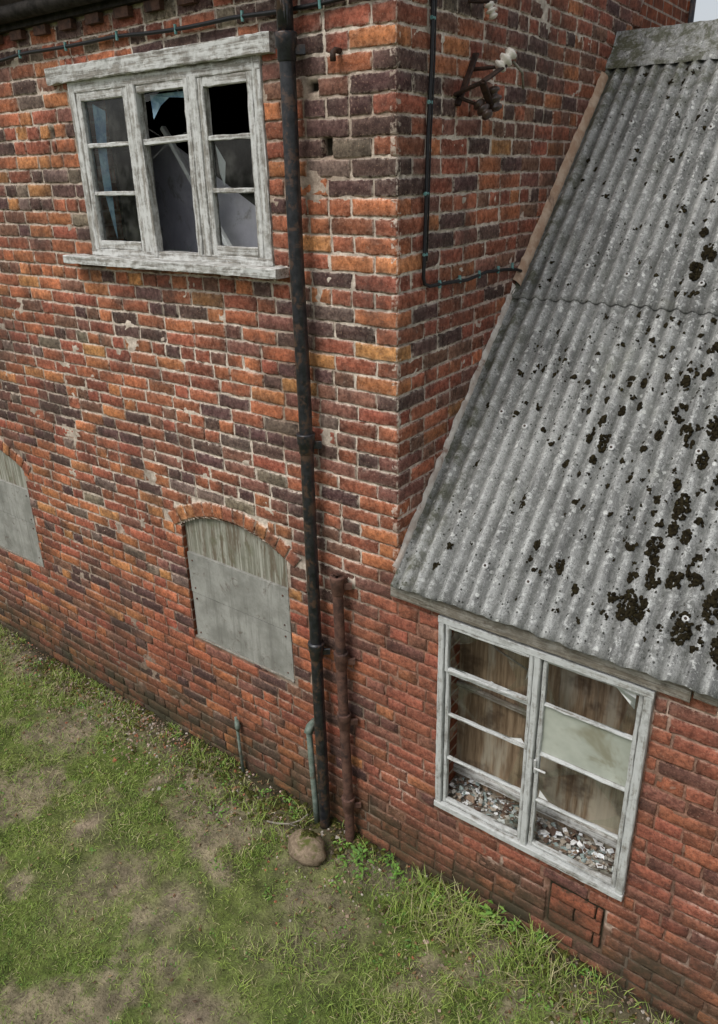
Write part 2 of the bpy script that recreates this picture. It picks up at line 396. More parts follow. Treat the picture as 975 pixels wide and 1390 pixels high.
def bricks(name,Q,C,P,wall):
    Q=np.array(Q,float);C=np.array(C,float);P=np.array(P,float);N=len(Q)
    ua=np.array([0,.03,.2,.4,.6,.8,.97,1]);vb=np.array([0,.10,.5,.90,1]);nx,ny=8,5
    A,B=np.meshgrid(ua,vb);A=A.ravel();B=B.ravel();nv=40
    w=np.stack([(1-A)*(1-B),A*(1-B),A*B,(1-A)*B],1)
    uv=np.einsum('kc,ncd->nkd',w,Q)
    ring=((A==0)|(A==1)|(B==0)|(B==1));ring2=(~ring)&((A<.05)|(A>.95)|(B<.2)|(B>.8))
    corner=((A==0)|(A==1))&((B==0)|(B==1))
    rj=rng.normal(0,1,(N,nv,2))*np.where(ring,.0019,.001)[None,:,None]
    uv=uv+rj
    cen=Q.mean(1)[:,None,:]
    uv[:,corner,:]+= (cen-uv[:,corner,:])*np.array([.015,.04])[None,None,:]
    dep=np.where(ring,-.0032,0)[None,:]+rng.normal(0,1,(N,nv))*np.where(ring,.0013,.0010)[None,:]
    dep=dep+P[:,None]+rng.normal(0,.0012,N)[:,None]+(A-.5)[None,:]*rng.normal(0,.0018,N)[:,None]+(B-.5)[None,:]*rng.normal(0,.0014,N)[:,None]
    sp=rng.random(N)<.10
    dep[sp]-=(.001+.003*rng.random((sp.sum(),1)))*(np.where(ring,.2,1))[None,:]*(.4+.8*rng.random((sp.sum(),nv)))
    chip=(rng.random((N,nv))<.09)&(ring)[None,:];dep[chip]-=.005
    per=[i for i in range(nx)]+[r_*nx+nx-1 for r_ in range(1,ny)]+[(ny-1)*nx+i for i in range(nx-2,-1,-1)]+[r_*nx for r_ in range(ny-2,0,-1)]
    m=len(per);uvb=uv[:,per,:];db=np.full((N,m),-.03)
    UV=np.concatenate([uv,uvb],1);D=np.concatenate([dep,db],1);T=nv+m
    U=UV[...,0];V=UV[...,1]
    # kiln-flash gradient and burnt ends inside each brick
    A2=np.concatenate([A,A[per]]);B2=np.concatenate([B,B[per]])
    ga=rng.normal(0,.38,(N,1));gb=rng.normal(0,.22,(N,1))
    g=1+ga*(A2-.5)[None,:]+gb*(B2-.5)[None,:]+rng.normal(0,.07,(N,T))
    burn=(rng.random((N,1))<.18)*sst(A2[None,:]*np.sign(ga)+(ga<0),.35,1.0)*.55
    g=np.clip(g*(1-burn),.25,1.6)
    V=V+wob(U,V)
    if wall=='A': X=np.stack([U,-D,V],-1)
    else: X=np.stack([D,U,V],-1)
    F=[]
    for j in range(ny-1):
        for i in range(nx-1):
            F.append((j*nx+i,j*nx+i+1,(j+1)*nx+i+1,(j+1)*nx+i))
    for k in range(m):
        k2=(k+1)%m;F.append((per[k2],per[k],nv+k,nv+k2))
    F=np.array(F)[None]+ (np.arange(N)*T)[:,None,None];F=F.reshape(-1,4)
    al=np.concatenate([np.where(ring,1.,np.where(ring2,.12,0.)),np.ones(m)])
    col=np.concatenate([np.repeat(C[:,None,:],T,1)*g[...,None],np.repeat(al[None,:,None],N,0)],-1).reshape(-1,4)
    mc=mortar_col(U.ravel(),V.ravel(),wall);mc=np.concatenate([mc,np.ones((len(mc),1))],1)
    return mesh_obj(name,X.reshape(-1,3),F,M_brick,house,True,{'Col':col,'Mor':mc})
bricks('wall_bricks',qA,cA,pA,'A');bricks('gable_wall_bricks',qB,cB,pB,'B')

def mortar(name,us,vs_,wall,keep):
    U,V=np.meshgrid(us,vs_);nx=len(us);ny=len(vs_)
    D=-.0066+(fbm(U*14,V*14,2)-.5)*.008+(vn(U*60,V*60,4)-.5)*.003
    sm=sst(fbm(U*7,V*9,31),.70,.76);D=D+sm*.006
    D=np.minimum(D,-.0005)
    D=np.where((abs(U)<.02)&(V>1.9),-.012,D)
    if wall=='A':
        v=((U>VENT[0])&(U<VENT[1])&(V>VENT[2])&(V<VENT[3]));D=np.where(v,-.018,D)
        for p in PUT: D=np.where((U>p[0])&(U<p[1])&(V>p[2])&(V<p[3]),-.04,D)
        X=np.stack([U,-D,V],-1).reshape(-1,3)
    else: X=np.stack([D,U,V],-1).reshape(-1,3)
    I=np.arange(nx*ny).reshape(ny,nx)
    F=np.stack([I[:-1,:-1],I[:-1,1:],I[1:,1:],I[1:,:-1]],-1)
    uc=(U[:-1,:-1]+U[1:,1:])/2;vc=(V[:-1,:-1]+V[1:,1:])/2
    F=F[keep(uc,vc)]
    mc=mortar_col(U.ravel(),V.ravel(),wall);mc=np.concatenate([mc,np.ones((len(mc),1))],1)
    return mesh_obj(name,X,F,M_mortar,house,True,{'Col':mc})
def keepA(u,v):
    k=(u<-.006)|(v<1.88)
    for (a,b,c,d) in RECT_H: k&=~((u>a)&(u<b)&(v>c)&(v<d))
    for a in ARCH:
        k&=~((abs(u-a['cx'])<a['c'])&(v>a['z0'])&(v<a['zs']))
        k&=~((np.hypot(u-a['cx'],v-a['cz'])<a['R'])&(v>=a['zs'])&(abs(u-a['cx'])<a['c']))
    return k
us=np.concatenate([np.arange(-6.2,-4.5,.03),np.arange(-4.5,1.8,.0125),np.arange(1.8,3.62,.03)])
mortar('wall_mortar',us,np.arange(-.1,4.56,.0125),'A',keepA)
mortar('gable_wall_mortar',np.arange(.010,4.06,.0125),np.arange(1.8,6.7,.0135),'B',lambda u,v:(v>u+1.85)&(v<gable(u)))
def reveal(name,poly,depth,mat):
    n=len(poly);vs=[(x,.004,z) for x,z in poly]+[(x,depth,z) for x,z in poly]
    return mesh_obj(name,vs,[(i,(i+1)%n,n+(i+1)%n,n+i) for i in range(n)],mat,house)
for i,(a,b,c,d) in enumerate(RECT_H): reveal('window_reveal',[(a,c),(b,c),(b,d),(a,d)],.22,M_bside)
for a in ARCH:
    poly=[(a['cx']-a['c'],a['z0']),(a['cx']+a['c'],a['z0'])]
    th=math.asin(a['c']/a['R'])
    for i in range(13):
        t=th-2*th*i/12;poly.append((a['cx']+a['R']*math.sin(t),a['cz']+a['R']*math.cos(t)))
    reveal('opening_reveal',poly,.1,M_bside)
    x0=a['cx']-a['c']+.004;x1=a['cx']+a['c']-.004;zz=1.585
    zm=1.30
    boxm('boarding_sheet',(x0+.010,.012,zm+.003),(x1-.006,.03,zz+.006),M_board,house)
    mesh_obj('boarding_sheet',[(x0+.014,.013,a['z0']+.004),(x1-.004,.010,a['z0']+.004),(x1-.008,.013,zm-.002),(x0+.012,.015,zm-.002),(x0+.014,.03,a['z0']+.004),(x1-.004,.03,a['z0']+.004),(x1-.008,.03,zm-.002),(x0+.012,.03,zm-.002)],[(0,1,2,3),(0,4,5,1),(1,5,6,2),(2,6,7,3),(3,7,4,0)],M_board,house)
    top=[(x0,zz-.02),(x1,zz-.02)]+[(a['cx']+(a['R']-.004)*math.sin(t),a['cz']+(a['R']-.004)*math.cos(t)) for t in [th-2*th*i/12 for i in range(13)]]
    n=len(top);vs=[(x,.031,z) for x,z in top]+[(x,.055,z) for x,z in top]
    mesh_obj('boarding_top',vs,[tuple(range(n))]+[(i,n+i,n+(i+1)%n,(i+1)%n) for i in range(n)],M_btop,house)
    beam('sill_edge',(x0,.028,a['z0']+.0),(x1,.028,a['z0']+.0),.05,.016,M_fas,house)
    for zz_ in (1.0,1.26,1.34,1.54):
        for xx_ in (x0+.05,x1-.05): tube('nail_head',[(xx_,.013,zz_),(xx_,.008,zz_),(xx_,.007,zz_)],[.006,.006,.003],M_rust,house,8)
def quad(name,p,mat): return mesh_obj(name,p,[(0,1,2,3)],mat,house)
quad('left_end_wall',[(-6.2,4.05,0),(-6.2,.02,0),(-6.2,.02,4.6),(-6.2,4.05,4.6)],M_bside)
quad('rear_wall',[(-.02,4.05,0),(-6.2,4.05,0),(-6.2,4.05,5.3),(-.02,4.05,5.3)],M_bside)
mesh_obj('left_gable',[(-6.2,0,4.6),(-6.2,4.05,4.6),(-6.2,4.05,5.3),(-6.2,2.4,6.7)],[(0,1,2,3)],M_bside,house)
quad('gable_wall_back',[(-.035,.045,0),(-.035,4.05,0),(-.035,4.05,5.3),(-.035,.045,4.6)],M_bside)
quad('lean_to_end_wall',[(3.6,.02,0),(3.6,4.6,0),(3.6,4.6,2.2),(3.6,.02,1.9)],M_bside)
mesh_obj('lean_to_gable',[(3.6,.02,1.9),(3.6,4.6,2.2),(3.6,2.4,4.3)],[(0,1,2)],M_bside,house)
quad('lean_to_rear_wall',[(3.6,4.6,0),(0,4.6,0),(0,4.6,2.2),(3.6,4.6,2.2)],M_bside)
def slab(name,a,b,c,d,t,mat):
    n=(Vector(b)-Vector(a)).cross(Vector(d)-Vector(a)).normalized()*t
    vs=[Vector(p) for p in (a,b,c,d)];vs=vs+[v-n for v in vs]
    return mesh_obj(name,vs,[(0,1,2,3),(7,6,5,4),(0,4,5,1),(1,5,6,2),(2,6,7,3),(3,7,4,0)],mat,house)
slab('main_roof_front',(-6.3,-.16,4.67),(.08,-.16,4.67),(.08,2.4,6.85),(-6.3,2.4,6.85),.07,M_tile)
slab('main_roof_back',(.08,4.25,5.27),(-6.3,4.25,5.27),(-6.3,2.4,6.85),(.08,2.4,6.85),.07,M_tile)
boxm('eaves_board',(-6.2,-.05,4.545),(-.02,-.012,4.66),M_dark,house)
for i in range(27):
    x=-6.1+i*.225
    if x<-.1: boxm('corbel_brick',(x,-.032,4.50),(x+.108,.0,4.543),M_rust,house)
tube('gutter',[(-6.3,-.09,4.615),(-3,-.09,4.612),(.05,-.09,4.608)],.045,M_dark,house,12)

# ---- upper casement window
def fx(name,x0,x1,z,h,y,w,mat=M_wX,j=.0018,dz=0): beam(name,(x0,y,z),(x1,y,z+dz),w,h,mat,house,j)
def fz(name,x,z0,z1,wd,y,w,mat=M_wZ,j=.0018,dx=0): beam(name,(x,y,z0),(x+dx,y,z1),wd,w,mat,house,j)
fx('window_head_board',-2.225,-.61,4.303,.078,-.012,.05,M_wX,.003)
fx('window_sill',-2.26,-.605,3.363,.045,-.028,.13,M_wX,.003,.004)
fx('window_frame_top',-2.085,-.70,4.238,.055,.025,.07)
fx('window_frame_bottom',-2.085,-.70,3.405,.04,.025,.07)
fz('window_frame_left',-2.057,3.39,4.265,.055,.025,.07)
fz('window_frame_right',-.722,3.39,4.265,.05,.025,.07)
fz('mullion_left',-1.575,3.42,4.22,.058,.022,.07)
fz('mullion_right',-1.128,3.42,4.22,.058,.022,.07,dx=-.0)
fz('casement_stile_a',-1.522,3.40,4.215,.036,.006,.045,dx=-.035)
fz('casement_stile_b',-1.185,3.42,4.215,.036,.008,.04,dx=.012)
def casement(x0,x1,zb,zt,bars,y=.012,st=.038):
    fz('stile',x0+st/2,zb,zt,st,y,.04);fz('stile',x1-st/2,zb,zt,st,y,.04)
    fx('rail',x0+st,x1-st,zb+.022,.044,y,.04);fx('rail',x0+st,x1-st,zt-.02,.04,y,.04)
    for z in bars: fx('glazing_bar',x0+st,x1-st,z,.022,y,.028)
casement(-2.03,-1.605,3.425,4.21,(3.715,3.955))
casement(-1.098,-.748,3.425,4.21,(3.725,3.955))
fx('glazing_bar',-1.54,-1.17,3.955,.03,.01,.03,dz=.01)
fx('top_rail',-1.53,-1.17,4.195,.035,.01,.035)
def pane(name,x0,x1,z0,z1,y,mat,tilt=0): return mesh_obj(name,[(x0,y,z0),(x1,y,z0),(x1,y+tilt,z1),(x0,y+tilt,z1)],[(0,1,2,3)],mat,house)
def broken(name,x0,x1,z0,z1,y,mat,hc,hr,seed,n=13):
    rr=random.Random(seed);o=[];inn=[];angs=sorted(2*math.pi*(i+rr.uniform(-.4,.4))/n for i in range(n))
    for a in angs:
        c,s=math.cos(a),math.sin(a)
        cx,cz=hc;tx=((x1-cx)/c if c>1e-6 else (x0-cx)/c if c<-1e-6 else 9);tz=((z1-cz)/s if s>1e-6 else (z0-cz)/s if s<-1e-6 else 9)
        t=min(tx,tz);o.append((cx+c*t,y,cz+s*t));k=min(t*.97,hr*rr.uniform(.75,1.25));inn.append((cx+c*k,y,cz+s*k))
    return mesh_obj(name,o+inn,[(i,(i+1)%n,n+(i+1)%n,n+i) for i in range(n)],mat,house)
for (z0,z1) in ((3.47,3.704),(3.726,3.944)): pane('glass_pane',-1.99,-1.645,z0,z1,.014,M_glass,.003)
pane('glass_pane',-1.06,-.787,3.737,3.944,.014,M_glass,.002)
pane('glass_pane',-1.06,-.787,3.47,3.713,.016,M_glass,.004)
pane('glass_pane',-1.99,-1.645,3.966,4.17,.014,M_glass)
broken('broken_pane',-1.505,-1.205,3.97,4.178,.014,M_glass,(-1.33,4.06),.17,5)
broken('broken_pane',-1.505,-1.205,3.43,3.94,.016,M_glass,(-1.34,3.70),.34,8)
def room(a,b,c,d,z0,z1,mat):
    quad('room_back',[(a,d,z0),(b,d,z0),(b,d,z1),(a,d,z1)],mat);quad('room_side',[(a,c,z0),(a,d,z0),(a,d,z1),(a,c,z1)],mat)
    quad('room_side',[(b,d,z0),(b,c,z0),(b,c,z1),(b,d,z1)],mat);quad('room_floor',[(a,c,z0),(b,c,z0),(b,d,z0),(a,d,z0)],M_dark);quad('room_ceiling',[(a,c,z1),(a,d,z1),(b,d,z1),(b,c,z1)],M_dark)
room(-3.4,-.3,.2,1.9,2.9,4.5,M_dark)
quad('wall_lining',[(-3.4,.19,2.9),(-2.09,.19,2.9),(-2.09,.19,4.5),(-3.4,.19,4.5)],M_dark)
mesh_obj('plasterboard',[(-2.75,.75,2.95),(-1.1,.42,2.95),(-1.16,.42,3.62),(-2.0,.6,3.98),(-2.75,.75,3.95)],[(0,1,2,3,4)],M_plas,house)
beam('loose_batten',(-1.30,.34,3.38),(-1.86,.42,4.05),.03,.03,M_stud,house)
mesh_obj('torn_film',[(-1.98,.05,3.97),(-1.955,.035,3.72),(-1.94,.06,3.5),(-1.90,.04,3.47),(-1.92,.06,3.75),(-1.90,.045,3.9),(-1.87,.05,4.12),(-1.96,.04,4.16)],[(0,1,4,5),(1,2,3,4),(0,5,6,7)],M_film,house)
mesh_obj('torn_film',[(-1.5,.05,4.17),(-1.48,.04,4.06),(-1.44,.06,4.12),(-1.35,.04,4.15),(-1.22,.05,4.14),(-1.22,.04,4.17)],[(0,1,2,3),(0,3,4,5)],M_film,house)
mesh_obj('torn_film',[(-1.06,.04,3.93),(-1.05,.045,3.8),(-1.02,.04,3.74),(-1.01,.05,3.85)],[(0,1,2,3)],M_stud,house)

# ---- lean-to window
ex0,ex1,ez0,ez1=.25,1.265,.60,1.81
def gx(name,x0,x1,z,h,y,w): beam(name,(x0,y,z),(x1,y,z),w,h,M_eX,house,.0016)
def gz(name,x,z0,z1,wd,y,w,dx=0): beam(name,(x,y,z0),(x+dx,y,z1),wd,w,M_eZ,house,.0016)
gx('lean_to_frame_top',ex0,ex1,ez1-.022,.038,-.002,.06);gx('lean_to_frame_bottom',ex0,ex1,ez0+.020,.038,-.004,.065)
gz('lean_to_frame_left',ex0+.018,ez0+.04,ez1-.04,.032,-.002,.06);gz('lean_to_frame_right',ex1-.020,ez0+.04,ez1-.04,.036,-.002,.06)
gz('lean_to_mullion',.762,ez0+.04,ez1-.04,.030,-.004,.055)
def gcase(x0,x1,z0,z1,bars,y):
    s=.019
    gz('stile',x0+s/2,z0,z1,s,y,.03);gz('stile',x1-s/2,z0,z1,s,y,.03);gx('rail',x0+s,x1-s,z0+s/2,s,y,.03);gx('rail',x0+s,x1-s,z1-s/2,s,y,.03)
    for z in bars: gx('glazing_bar',x0+s,x1-s,z,.014,y,.022)
gcase(.290,.742,1.50,1.770,(),-.014)
gcase(.290,.742,.645,1.497,(1.225,.945),.0)
gcase(.784,1.222,.645,1.768,(1.515,1.225,.94),.0)
beam('window_catch',(.79,-.02,1.12),(.79,-.03,1.20),.012,.012,M_wash,house);beam('window_catch_arm',(.79,-.03,1.15),(.845,-.03,1.15),.01,.01,M_wash,house)
broken('broken_pane',.305,.725,1.515,1.752,-.014,M_glassd,(.50,1.60),.17,12)
broken('broken_pane',.305,.725,1.235,1.485,.0,M_glassd,(.56,1.36),.15,24,11);broken('broken_pane',.305,.725,.955,1.215,.0,M_glassd,(.5,1.08),.2,14);broken('broken_pane',.305,.725,.66,.935,.0,M_glassd,(.5,.8),.22,15)
broken('broken_pane',.800,1.205,1.525,1.752,.0,M_glassd,(.98,1.6),.19,16);broken('broken_pane',.800,1.205,.95,1.215,.0,M_glassd,(1.02,1.06),.17,27,11)
broken('broken_pane',.800,1.205,.66,.93,.0,M_glassd,(1.0,.8),.22,18)
pane('frosted_pane',.80,1.205,1.235,1.505,.006,M_frost)
def shard(p): mesh_obj('glass_shard',[(x,.004,z) for x,z in p],[tuple(range(len(p)))],M_stud,house)
for p in (((.31,1.50),(.40,1.495),(.33,1.515)),((.50,1.497),(.60,1.497),(.53,1.52)),((.72,1.74),(.70,1.60),(.725,1.66)),((.64,1.235),(.72,1.235),(.70,1.26)),((1.19,1.74),(1.10,1.745),(1.19,1.66)),((.81,.955),(.86,.955),(.815,1.0))): shard(p)
quad('inner_boarding',[(.2,.205,.6),(1.32,.205,.6),(1.32,.205,1.82),(.2,.205,1.82)],M_ply)
beam('inner_batten',(.25,.19,.70),(1.26,.19,.70),.03,.05,M_wX,house);beam('inner_batten',(.25,.19,1.27),(1.26,.19,1.235),.02,.03,M_fas,house)
tube('loose_stick',[(.34,.12,1.74),(.50,.12,1.62),(.66,.13,1.56)],.005,M_twig,house,6)
quad('inner_ledge',[(.2,0.03,.622),(1.32,.03,.622),(1.32,.21,.622),(.2,.21,.622)],M_fas)
vs=[];fs=[];cc=[]
for i in range(620):
    x=random.uniform(.28,1.24);y=random.uniform(.045,.19);z=.626+random.random()**2*.045*(1+fbm(np.array(x*6),np.array(y*6))).item()*.6
    s=random.uniform(.004,.02)*(1.5 if random.random()<.08 else 1);rot=Matrix.Rotation(random.uniform(0,6.3),3,'Z')@Matrix.Rotation(random.uniform(-.9,.9),3,'X')
    k=len(vs);c=random.choice([(.72,.72,.7),(.8,.82,.82),(.35,.30,.24),(.24,.17,.12),(.45,.43,.38),(.12,.08,.06),(.3,.36,.34)])
    for p in ((-1,-.6,-.15),(1,-.5,-.15),(.6,.7,-.15),(-.8,.5,-.15),(-.9,-.5,.15),(.9,-.6,.15),(.5,.6,.15),(-.7,.6,.15)):
        q=rot@Vector(p)*s;vs.append((x+q.x,y+q.y*.8,z+q.z));cc.append((*c,1))
    for f in ((0,3,2,1),(4,5,6,7),(0,1,5,4),(1,2,6,5),(2,3,7,6),(3,0,4,7)): fs.append(tuple(k+t for t in f))
mesh_obj('ledge_debris',vs,fs,M_rub,house,False,{'Col':cc})
beam('lean_to_fascia',(-.015,-.03,1.868),(1.40,-.03,1.862),.03,.075,M_fas,house,.002,cham=.003)
beam('lean_to_fascia',(1.41,-.024,1.875),(3.6,-.024,1.875),.03,.06,M_fas,house,.002)
# ---- corrugated roof
RY=2.45
def sheets(name,x0,x1,y0,y1,off,flip=False):
    xs=np.arange(x0,x1,.0073);ys=np.linspace(y0,y1,int((y1-y0)/.03)+2)
    X,Y=np.meshgrid(xs,ys)
    ph=2*np.pi*X/.073
    w=np.cos(ph)*.0125+off+(fbm(X*2,Y*2,6)-.5)*.010+(vn(X*9,Y*9,1)-.5)*.002
    sid=np.floor(X/.76);w=w+(h2(sid,sid*0,4)-.5)*.006
    Yr=Y+((vn(X*14,0*X,3)-.5)*.008+(h2(sid,sid*0+1,8)-.5)*.02)*((Y==y0)|(Y==y1))
    nrm=np.array([0,-.7071,.7071]);Z=Yr+2.0
    if flip:
        nrm=np.array([0,.7071,.7071]);Z=2*RY+2.0-Yr
    P=np.stack([X,Yr+nrm[1]*w,Z+nrm[2]*w],-1).reshape(-1,3)
    nx=len(xs);ny=len(ys);I=np.arange(nx*ny).reshape(ny,nx)
    F=np.stack([I[:-1,:-1],I[:-1,1:],I[1:,1:],I[1:,:-1]],-1).reshape(-1,4)
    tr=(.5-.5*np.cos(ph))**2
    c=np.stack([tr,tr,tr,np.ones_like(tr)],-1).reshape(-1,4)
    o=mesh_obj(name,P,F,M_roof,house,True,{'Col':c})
    md=o.modifiers.new('t','SOLIDIFY');md.thickness=.006;md.offset=-1
    return o
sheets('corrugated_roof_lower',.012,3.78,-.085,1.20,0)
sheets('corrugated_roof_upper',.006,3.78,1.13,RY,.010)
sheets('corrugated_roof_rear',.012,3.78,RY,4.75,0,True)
xs=np.arange(.0,3.78,.03);prof=[(-.155,.030),(-.15,.045),(-.06,.052),(-.03,.065),(-.012,.088),(.012,.088),(.03,.065),(.06,.052),(.15,.045)]
vs=[];fs=[];cc=[]
for i,x in enumerate(xs):
    for (s,hh) in prof:
        j=random.uniform(-.003,.003);vs.append((x,RY+s+random.uniform(-.003,.003),RY+2.0-abs(s)+hh*1.2+j));cc.append((.1,.1,.1,1))
n=len(prof)
for i in range(len(xs)-1):
    for j in range(n-1): fs.append((i*n+j,(i+1)*n+j,(i+1)*n+j+1,i*n+j+1))
fs.append(tuple(range(n-1,-1,-1)))
mesh_obj('ridge_capping',vs,fs,M_roof,house,True,{'Col':cc})
def fillet(name,y0,y1,mat,h0,h1,proj):
    n=int((y1-y0)/.02);vs=[];fs=[]
    for i in range(n+1):
        y=y0+(y1-y0)*i/n;h=lerp(h0,h1,random.random());z=y+2.0
        vs+= [(.0,y-h*.7,z+h*.7),(proj*.6+random.uniform(-.002,.002),y-h*.5,z+h*.5),(proj+random.uniform(-.002,.003),y-.012,z+.012),(proj,y+.02,z-.02)]
    for i in range(n):
        for j in range(3): fs.append((i*4+j,i*4+j+1,i*4+j+5,i*4+j+4))
    mesh_obj(name,vs,fs,mat,house,True)
fillet('verge_fillet',1.19,2.28,M_fil,.05,.062,.03)
fillet('verge_fillet',-.02,1.18,M_filw,.026,.055,.014)
for (x,y) in ((1.34,.10),(.46,.08),(.66,.07),(.79,.58),(.33,1.29),(.62,1.26),(.95,1.24),(.40,.60),(1.15,.62),(1.6,.1),(2.1,.12),(2.6,.1),(.2,.64),(.3,2.0),(.7,1.95)):
    x=round(x/.073)*.073;nn=Vector((0,-.7071,.7071));p=Vector((x,y,y+2.0))+nn*(.0125+(.010 if y>1.13 else 0))
    tube('fixing_washer',[p,p+nn*.004,p+nn*.008],[.015,.015,.008],M_wash,house,12)
    tube('fixing_bolt',[p+nn*.007,p+nn*.012,p+nn*.014],[.007,.006,.003],M_bolt,house,8)

# ------------------------------------------------------------ moss
def lumps(name,items,mat,parent=None,onroof=True):
    U=7;V=5;base=[]
    for j in range(1,V):
        for i in range(U):
            a=2*math.pi*i/U;b=math.pi*j/V;base.append((math.sin(b)*math.cos(a),math.sin(b)*math.sin(a),math.cos(b)))
    base.append((0,0,1));base.append((0,0,-1));base=np.array(base)
    nb=len(base);top=nb-2;bot=nb-1;F=[]
    for j in range(V-2):
        for i in range(U):
            k=(i+1)%U;F.append((j*U+i,(j+1)*U+i,(j+1)*U+k,j*U+k))
    for i in range(U):
        k=(i+1)%U;F.append((top,i,k));F.append((bot,(V-2)*U+k,(V-2)*U+i))
    fs=[]
    N=len(items);P0=np.array([i[0] for i in items],float);R_=np.array([i[1] for i in items]);FL=np.array([i[2] for i in items])
    q=base[None]*R_[:,None,None]*rng.uniform(.7,1.2,(N,nb,1));q[...,2]*=FL[:,None]
    if onroof: M=np.array(((1,0,0),(0,.7071,-.7071),(0,.7071,.7071)));q=q@M.T
    V_=(P0[:,None]+q).reshape(-1,3)
    for k in range(N): fs+=[tuple(k*nb+i for i in f) for f in F]
    return mesh_obj(name,[tuple(v) for v in V_],fs,mat,parent,True)
def roofpt(x,y,up=0):
    w=math.cos(2*math.pi*x/.073)*.0125+(.010 if y>1.13 else 0)+(float(fbm(np.array(x*2),np.array(y*2),6))-.5)*.01+up
    return (x,y-.7071*w,y+2.0+.7071*w)
items=[]
C=[(.90,1.30,.04),(.92,1.39,.036),(.68,.62,.03),(.76,.60,.036),(.72,.67,.02),(.79,.72,.017),(1.09,.68,.036),(1.04,.75,.038),(1.2,.72,.046),(1.12,.28,.046),(1.17,.43,.046),(1.08,.09,.052),(1.13,.09,.045),(1.02,.11,.03),(1.15,.20,.045),(1.23,.20,.042),(1.31,.07,.05),(1.3,.25,.055),(.76,.15,.026),(.63,.20,.02),(.86,.09,.02),(1.40,.16,.055),(1.36,.42,.045),(1.47,.05,.06),(1.26,.54,.03),(1.3,.68,.036),(.98,.66,.02),(.62,.5,.016),(.84,.84,.017),(1.16,.35,.03),(1.46,.3,.05),(.86,.75,.015),(1.02,.86,.022),(1.1,.9,.024),(.95,1.36,.024),(.94,.60,.012),(.70,.76,.014),(.64,.70,.012),(1.19,.60,.03),(1.22,.34,.026),(1.06,.18,.018),(1.10,1.0,.02),(1.0,1.48,.02),(.88,1.46,.02),(.74,.53,.018),(1.12,.50,.022)]
rr=random.Random(3)
for i in range(60): C.append((rr.uniform(1.5,3.7),rr.uniform(0,2.3),rr.uniform(.02,.06)))
for (x,y,R_) in C:
    n=int(12+R_*R_*40000)
    for k in range(n):
        a=rr.uniform(0,6.3);d=R_*math.sqrt(rr.random());xx=x+d*math.cos(a)*.7;yy=y+d*math.sin(a)*.95
        if R_>.028 and fbm(np.array(xx*24),np.array(yy*24),4)<.40: continue
        items.append((roofpt(xx,yy,.002),rr.uniform(.0045,.0115),.7))
for i in range(1100):
    x=rr.uniform(.10,1.55);y=rr.uniform(.75,2.3) if rr.random()<.6 else rr.uniform(.0,1.1)
    if rr.random()>.28+x*.7: continue
    r0=rr.choice([.003,.004,.005,.006,.007,.009,.012,.016]);items.append((roofpt(x,y,.0),r0,.45))
    for k in range(3): items.append((roofpt(x+rr.uniform(-1,1)*r0,y+rr.uniform(-1,1)*r0,.0),r0*.55,.5))
lumps('roof_moss',items,M_moss)

# ------------------------------------------------------------ pipes
dp=empty('drainpipe')
def pipe(parent,x,y,z0,z1,r0,collars,mat,leanx=0):
    zs=[z0+(z1-z0)*i/50 for i in range(51)];pts=[];rad=[]
    for z in zs: pts.append((x+leanx*(z-z0)+.002*math.sin(z*3),y+.0015*math.sin(z*5),z));rad.append(r0*(1+random.uniform(-.012,.012)))
    tube('pipe',pts,rad,mat,parent,20)
    for z in collars:
        X=x+leanx*(z-z0)
        tube('socket',[(X,y,z-.055),(X,y,z-.05),(X,y,z-.01),(X,y,z+.0),(X,y,z+.03),(X,y,z+.045),(X,y,z+.05),(X,y,z+.05)],[r0*1.05,r0*1.16,r0*1.16,r0*1.34,r0*1.34,r0*1.42,r0*1.36,r0*.9],mat,parent,20)
        for s in (-1,1): beam('fixing_ear',(X+s*.03,y+.02,z-.012),(X+s*.062,y+.045,z-.012),.016,.04,mat,parent)
pipe(dp,-.505,-.07,-.02,4.55,.0335,(4.27,2.56,1.335),M_pipe,0.004)
tube('swan_neck',[(-.487,-.07,4.30),(-.487,-.07,4.5),(-.487,-.095,4.58),(-.487,-.11,4.62)],.034,M_pipe,dp,16)
rp=empty('drainpipe');pipe(rp,-.318,-.06,-.02,1.80,.029,(1.80,1.33,.92,.30),M_rust,-.012)
sp_=empty('overflow_pipe')
tube('pipe',[(-.60,0,.70),(-.60,-.045,.705),(-.60,-.06,.68),(-.585,-.07,.45),(-.57,-.075,.2),(-.565,-.075,.0)],.019,M_verd,sp_,12)
tube('pipe_end',[(-.60,-.0,.74),(-.60,-.05,.735),(-.60,-.075,.70)],.024,M_verd,sp_,12)
st=empty('metal_stake');tube('rod',[(-1.25,-.03,-.02),(-1.255,-.035,.2),(-1.27,-.03,.47)],[.011,.010,.009],M_verd,st,8,.1)
tube('knot',[(-1.262,-.03,.36),(-1.264,-.03,.40),(-1.266,-.03,.45)],[.012,.02,.010],M_verd,st,8,.2)
pp=empty('drainpipe');tube('pipe',[(-.03,4.12,2.5),(-.03,4.12,5.25)],.035,M_pipe,pp,12)

